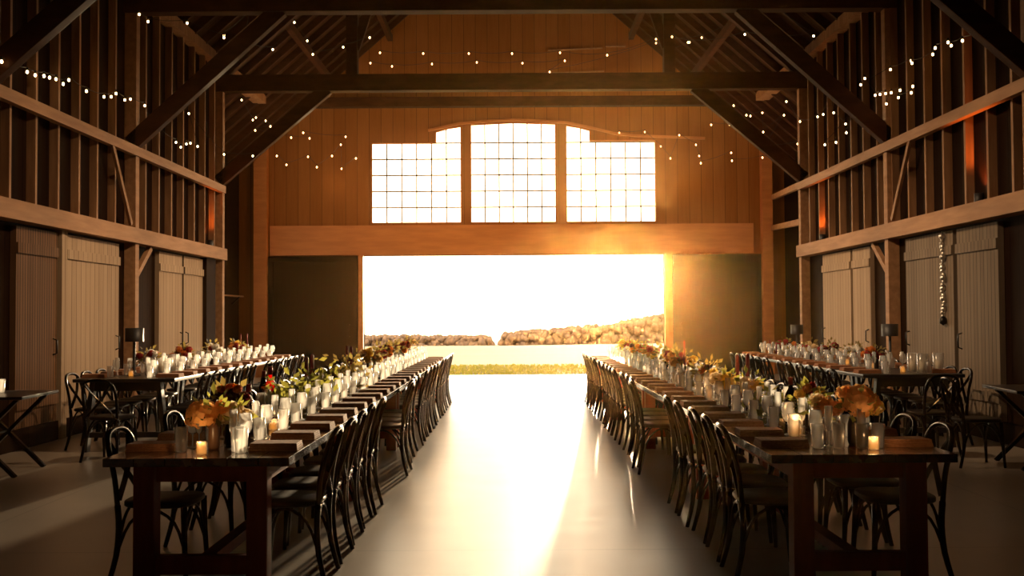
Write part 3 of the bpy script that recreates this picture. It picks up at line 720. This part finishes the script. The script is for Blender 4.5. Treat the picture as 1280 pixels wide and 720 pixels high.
# glass hurricanes and globe
gl = MB().blob((0, 0, .09), .085, 16, 10).build('frosted_globe', M['globe']); gl.location = at(853, 10.15); tag(gl, 'frosted round glass globe lamp on the right-aisle row', 'globe lamp')
MB().lathe([(.001, 0), (.05, 0), (.05, .012), (.035, .016), (.001, .016)], 12).build('base', M['vase_brown'], gl)
HU = MB().lathe([(.001, .004), (.055, 0), (.06, .01), (.062, .22), (.060, .2205)], 16).build('hurricane_vase', M['glass']); tag(HU, 'x', 'candle vase', 'hurricane vases')
MB().lathe([(.001, .012), (.032, .012), (.032, .13), (.001, .135)], 12).build('pillar_candle', M['wax'], HU)
for n_, (px, Y) in enumerate(((188, 11.8), (202, 12.1), (215, 12.5))): spawn(HU, at(px, Y, OZ), 0, 'glass hurricane vase with ivory candle, %s beyond the black lamp' % ORD[n_])
for n_, (px, Y) in enumerate(((1140, 11.6), (1152, 11.35), (1172, 11.5))): spawn(HU, at(px, Y, OZ), 0, 'glass hurricane vase with ivory candle, %s from the aisle on the right-wall table end' % ORD[n_])
spawn(WG, (-5.13, 9.6, .765), 0, 'wine glass standing on the small table by the reeded stall door', 'wine glasses')
spawn(WT, (-5.05, 9.85, .765), 0, 'water tumbler standing on the small table by the reeded stall door', 'water tumblers')
# black lamps
def lamp(loc, h, label):
    l_ = empty('table_lamp', loc); tag(l_, label, 'lamp', 'black table lamps')
    MB().lathe([(.001, 0), (.075, 0), (.075, .012), (.03, .03), (.018, .06), (.018, h - .14), (.001, h - .13)], 12).build('base', M['black'], l_)
    MB().lathe([(.105, h - .16), (.105, h), (.10, h), (.10, h - .16)], 16).build('lamp_shade', M['black'], l_)
    return l_
lamp(at(168, 11.7, OZ), .56, 'black table lamp with drum shade at the near end of the left-wall row')
lamp(at(1112, 13.2, OZ), .54, 'black table lamp with drum shade midway along the right-wall row')
lamp(at(996, 16.9, OZ), .50, 'black table lamp with drum shade at the far end of the right-wall row')

# shelf with jars in the dark far corner
sh = empty('wall_shelf', (-6.88, 23.7, 2.0)); tag(sh, 'narrow wooden shelf in the dark corner past the corner post', 'shelf')
MB().box(0, .22, -.9, 1.0, 0, .035).build('shelf_board', M['stud'], sh)
for yy in (-.6, .7): MB().bar((.01, yy, -.18), (.2, yy, 0), .03, .03).build('bracket', M['iron'], sh)

# chain hanging by the right-hand doors
ch = empty('hanging_chain', (W - .1, yx(1186), 0)); tag(ch, 'pale beaded chain hanging beside the grey-brown stall door', 'chain')
cb = MB()
z = 2.5; i = 0
while z > 1.45:
    cb.blob((.0 + .012 * (i % 2), .02 * math.sin(i * .9), z), .026 if i % 3 else .04, 7, 5); z -= .045; i += 1
cb.tube([(0, 0, 2.56), (0, 0, 1.45)], .006, 5)
cb.build('chain_strand', M['pale_metal'], ch)
MB().lathe([(.001, 0), (.05, .03), (.045, .09), (.015, .12), (.001, .12)], 10, (0, 0, 1.34)).build('weight', M['iron'], ch)

# uplights on the lower rails
def uplight(loc, label, e):
    u = empty('uplight', loc); tag(u, label, 'uplight', 'uplights')
    MB().lathe([(.001, 0), (.05, 0), (.055, .02), (.055, .12), (.048, .12), (.048, .10)], 12).build('can', M['black'], u)
    MB().lathe([(.001, .101), (.047, .101)], 12).build('lens', M['lens'], u)
    ld = bpy.data.lights.new('uplight_glow', 'SPOT'); ld.energy = e; ld.color = (1, .22, .03); ld.spot_size = R(95); ld.spot_blend = .8; ld.shadow_soft_size = .04
    lo = bpy.data.objects.new('uplight_glow', ld); COL.objects.link(lo); lo.parent = u; lo.location = (0, 0, .14); lo.rotation_euler = (math.pi, 0, 0)
uplight((W - .07, 11.95, 2.82), 'small black uplight on the lower rail above the near grey stall doors', 60)
uplight((W - .07, 18.0, 2.82), 'small black uplight on the lower rail by the far pale stall door on that wall', 30)
uplight((-W + .07, 18.55, 2.82), 'small black uplight on the lower rail over the far beige double door', 30)

# ------------------------------------------------------------------ string lights
def string(label, pts, sag=.06):
    """pts: (px, py, Y) of each bulb"""
    root = empty('string_light'); tag(root, label, 'string lights', 'festoon strings')
    w = []
    for px, py, Y in pts:
        q = P(px, py, Y)
        if Y < Y2 and abs(q.x) > 5.42: q = P(px, py, Y * 5.42 / abs(q.x))   # hang just inside the studs
        w.append(q)
    cab = []
    for a, b in zip(w, w[1:]):
        for k in range(4):
            t = k / 4; q = a.lerp(b, t); q = q + Vector((0, 0, .05 - sag * 4 * t * (1 - t) * min(1, (b - a).length / 1.2))); cab.append(q)
    cab.append(w[-1] + Vector((0, 0, .05)))
    MB().tube(cab, .0045, 4).build('cable', M['cable'], root)
    for q in w:
        b_ = MB().blob(tuple(q), .016, 8, 6, 0, 1.25).build('bulb', M['bulb'], root)
        MB().lathe([(.012, .02), (.012, .055), (.001, .056)], 6, tuple(q)).build('socket', M['cable'], b_)
    return root
string('string of warm bulbs on the left-hand studs, near stretch', [(x, y, Y) for x, y, Y in ((2, 77, 12.0), (34, 90, 12.3), (44, 94, 12.4), (55, 95, 12.5), (62, 97, 12.6), (70, 99, 12.8), (79, 105, 12.9), (86, 100, 13.2), (108, 114, 13.6), (130, 121, 13.9), (139, 121, 14.1), (145, 117, 14.3), (156, 125, 14.3), (163, 124, 14.5), (181, 132, 14.6))])
string('string of warm bulbs on the left-hand studs, far stretch', [(194, 156, 15.8), (220, 178, 16.2), (226, 184, 16.4), (233, 180, 16.6), (238, 179, 16.7), (247, 183, 17.0), (236, 142, 17.3), (280, 193, 17.6), (316, 195, 17.8)])
string('string of warm bulbs swagged through the roof above the left-hand brace', [(174, 18, 13.6), (185, 27, 13.8), (234, 29, 14.0), (280, 47, 14.3), (280, 44, 14.5), (312, 16, 15.0), (303, 61, 15.4), (313, 58, 15.6), (341, 62, 16), (368, 28, 16.4), (384, 51, 16.8), (391, 68, 17.2), (429, 59, 17.5), (462, 47, 17.8)])
string('string of warm bulbs behind the left-hand far brace', [(302, 125, 20.3), (316, 150, 20.6), (320, 147, 20.8), (332, 151, 21), (338, 158, 21.2), (319, 163, 21.3), (364, 172, 21.5), (387, 173, 21.8), (379, 166, 22.0), (432, 171, 22.3)])
string('low string of warm bulbs beside the leftmost gable window', [(346, 195, 21.8), (358, 206, 22), (385, 196, 22.2), (396, 209, 22.3), (415, 195, 22.4), (426, 181, 22.6), (427, 211, 22.8), (445, 198, 23)])
string('long high string of warm bulbs across the gable, upper of two', [(475, 66, 20.5), (529, 67, 20.6), (586, 67, 20.7), (640, 67, 20.8), (700, 66, 20.9), (759, 69, 21), (820, 49, 20.8), (877, 47, 20.4), (926, 22, 20)])
string('long high string of warm bulbs across the gable, lower of two', [(463, 79, 21.4), (490, 83, 21.5), (540, 80, 21.6), (596, 78, 21.7), (653, 79, 21.8), (706, 76, 21.9), (687, 90, 22), (820, 54, 21.8), (840, 64, 21.5), (862, 53, 21.2)])
string('low string of warm bulbs beside the rightmost gable window', [(774, 166, 22.8), (806, 165, 22.8), (826, 183, 22.8), (838, 198, 22.8), (849, 169, 22.6), (870, 181, 22.4), (874, 195, 22.3), (876, 204, 22.2), (914, 191, 22), (915, 201, 21.8), (953, 197, 21.6), (962, 197, 21.4)])
string('string of warm bulbs behind the right-hand far brace', [(889, 156, 21.5), (912, 156, 21.3), (917, 132, 21.1), (933, 144, 20.9), (938, 145, 20.7), (953, 141, 20.5), (954, 165, 20.3), (980, 144, 20.1), (955, 183, 20), (997, 180, 19.7)])
string('string of warm bulbs on the right-hand studs, far stretch', [(983, 127, 19), (1000, 152, 18.6), (1022, 146, 18.2), (1029, 143, 17.8), (1038, 115, 17.5), (1042, 141, 17.3), (1057, 155, 17.0), (1058, 166, 16.8), (1069, 135, 16.4), (1031, 181, 16.2), (1045, 178, 16.0)])
string('lower string of warm bulbs on the right-hand studs, middle stretch', [(1081, 98, 15.0), (1094, 119, 14.9), (1100, 118, 14.8), (1107, 117, 14.7), (1108, 130, 14.6), (1114, 116, 14.4), (1125, 113, 14.2), (1123, 122, 14.1), (1139, 116, 13.9), (1141, 108, 13.8)])
string('upper string of warm bulbs on the right-hand studs, near stretch', [(1076, 106, 14.4), (1113, 87, 14.0), (1139, 76, 13.7), (1140, 79, 13.6), (1166, 68, 13.2), (1169, 60, 13.1), (1185, 53, 12.8), (1189, 57, 12.7), (1203, 51, 12.5), (1238, 34, 11.9)])
string('string of warm bulbs across the roof by the right-hand brace', [(925, 21, 16.0), (965, 5, 15.4), (1017, 45, 15.0), (931, 43, 16.4), (860, 53, 17.4), (840, 46, 17.9)])

# ------------------------------------------------------------------ light
w = bpy.data.worlds.new('sky'); S.world = w; w.use_nodes = True; nt = w.node_tree; L = nt.links.new
bg = nt.nodes['Background']; tc = nt.nodes.new('ShaderNodeTexCoord'); sx = nt.nodes.new('ShaderNodeSeparateXYZ'); L(tc.outputs['Generated'], sx.inputs[0])
rp = nt.nodes.new('ShaderNodeValToRGB'); L(sx.outputs['Z'], rp.inputs['Fac'])
rp.color_ramp.elements[0].color = (1, .77, .50, 1); rp.color_ramp.elements[0].position = 0
rp.color_ramp.elements[1].color = (1, .82, .58, 1); rp.color_ramp.elements[1].position = .25
L(rp.outputs['Color'], bg.inputs['Color']); bg.inputs['Strength'].default_value = 7
az, el = R(5.8), R(3.45)
sd = Vector((math.sin(az) * math.cos(el), math.cos(az) * math.cos(el), math.sin(el)))
sl = bpy.data.lights.new('sun', 'SUN'); sl.energy = 10; sl.angle = R(1.2); sl.color = (1, .72, .42)
so = bpy.data.objects.new('sun', sl); COL.objects.link(so); so.rotation_euler = sd.to_track_quat('Z', 'Y').to_euler(); so.location = (8, 60, 12)
# added warm fill points brightening the gable and studs, apart from the bulbs
for (x, y, z, e) in ((-3.9, 22.2, 4.5, 52), (3.9, 22.2, 4.5, 60), (-1.6, 22.6, 4.3, 72), (1.6, 22.6, 4.3, 80), (0, 22.6, 6.8, 3), (-5.1, 13.0, 4.7, 3), (5.1, 13.0, 4.7, 3), (-5.1, 17.2, 4.6, 3), (5.1, 17.2, 4.6, 3)):
    pl = bpy.data.lights.new('warm_fill', 'POINT'); pl.energy = e; pl.color = (1, .48, .14); pl.shadow_soft_size = .3
    po = bpy.data.objects.new('warm_fill', pl); COL.objects.link(po); po.location = (x, y, z)
# added fill spots without fixtures, brightening the stall doors and the wall tables
for sg in (-1, 1):
    for (y0, y1, e) in ((10.2, 11.9, 1150), (13.0, 15.0, 1150), (16.0, 18.2, 1150)):
        ld = bpy.data.lights.new('wall_fill', 'SPOT'); ld.energy = e; ld.color = (1, .66, .38); ld.spot_size = R(54); ld.spot_blend = 1; ld.shadow_soft_size = .15
        lo = bpy.data.objects.new('wall_fill', ld); COL.objects.link(lo); lo.location = (-sg * .6, y0, 5.85)
        lo.rotation_euler = (Vector((sg * W, y1, 1.35)) - lo.location).to_track_quat('-Z', 'Y').to_euler()
# candle flames lighting the near flowers, the nearest right-hand one added for this
for (x, y, e) in ((-1.68, 5.33, 1.1), (1.95, 5.38, 1.1), (1.73, 6.1, .6), (-1.56, 6.5, .6), (1.95, 7.2, .6), (1.76, 8.9, .6)):
    pl = bpy.data.lights.new('candle_glow', 'POINT'); pl.energy = e; pl.color = (1, .58, .24); pl.shadow_soft_size = .02
    po = bpy.data.objects.new('candle_glow', pl); COL.objects.link(po); po.location = (x, y, TZ + .10)

# golden haze in the barn, also standing in for bloom around door and windows
hm = bpy.data.materials.new('golden_haze'); hm.use_nodes = True; nt = hm.node_tree; nt.nodes.remove(nt.nodes['Principled BSDF'])
vsn = nt.nodes.new('ShaderNodeVolumeScatter'); vsn.inputs['Color'].default_value = (1, .50, .17, 1); vsn.inputs['Density'].default_value = .0008; vsn.inputs['Anisotropy'].default_value = .965
nt.links.new(vsn.outputs[0], nt.nodes['Material Output'].inputs['Volume'])
hz = MB().box(-6.95, 6.95, YF + .05, YB + .14, .002, RIDGE + 1).build('haze', hm); tag(hz, 'thin golden haze filling the barn, also standing in for lens bloom', 'haze', None, 'stuff')

S.view_settings.view_transform = 'Standard'; S.view_settings.look = 'None'; S.view_settings.gamma = 1; S.view_settings.exposure = 0
S.view_settings.use_curve_mapping = False
try:
    S.cycles.use_denoising = True; S.cycles.max_bounces = 8; S.cycles.transparent_max_bounces = 24; S.cycles.volume_bounces = 0
    S.cycles.sample_clamp_indirect = 6; S.cycles.caustics_reflective = False; S.cycles.caustics_refractive = False
except Exception: pass
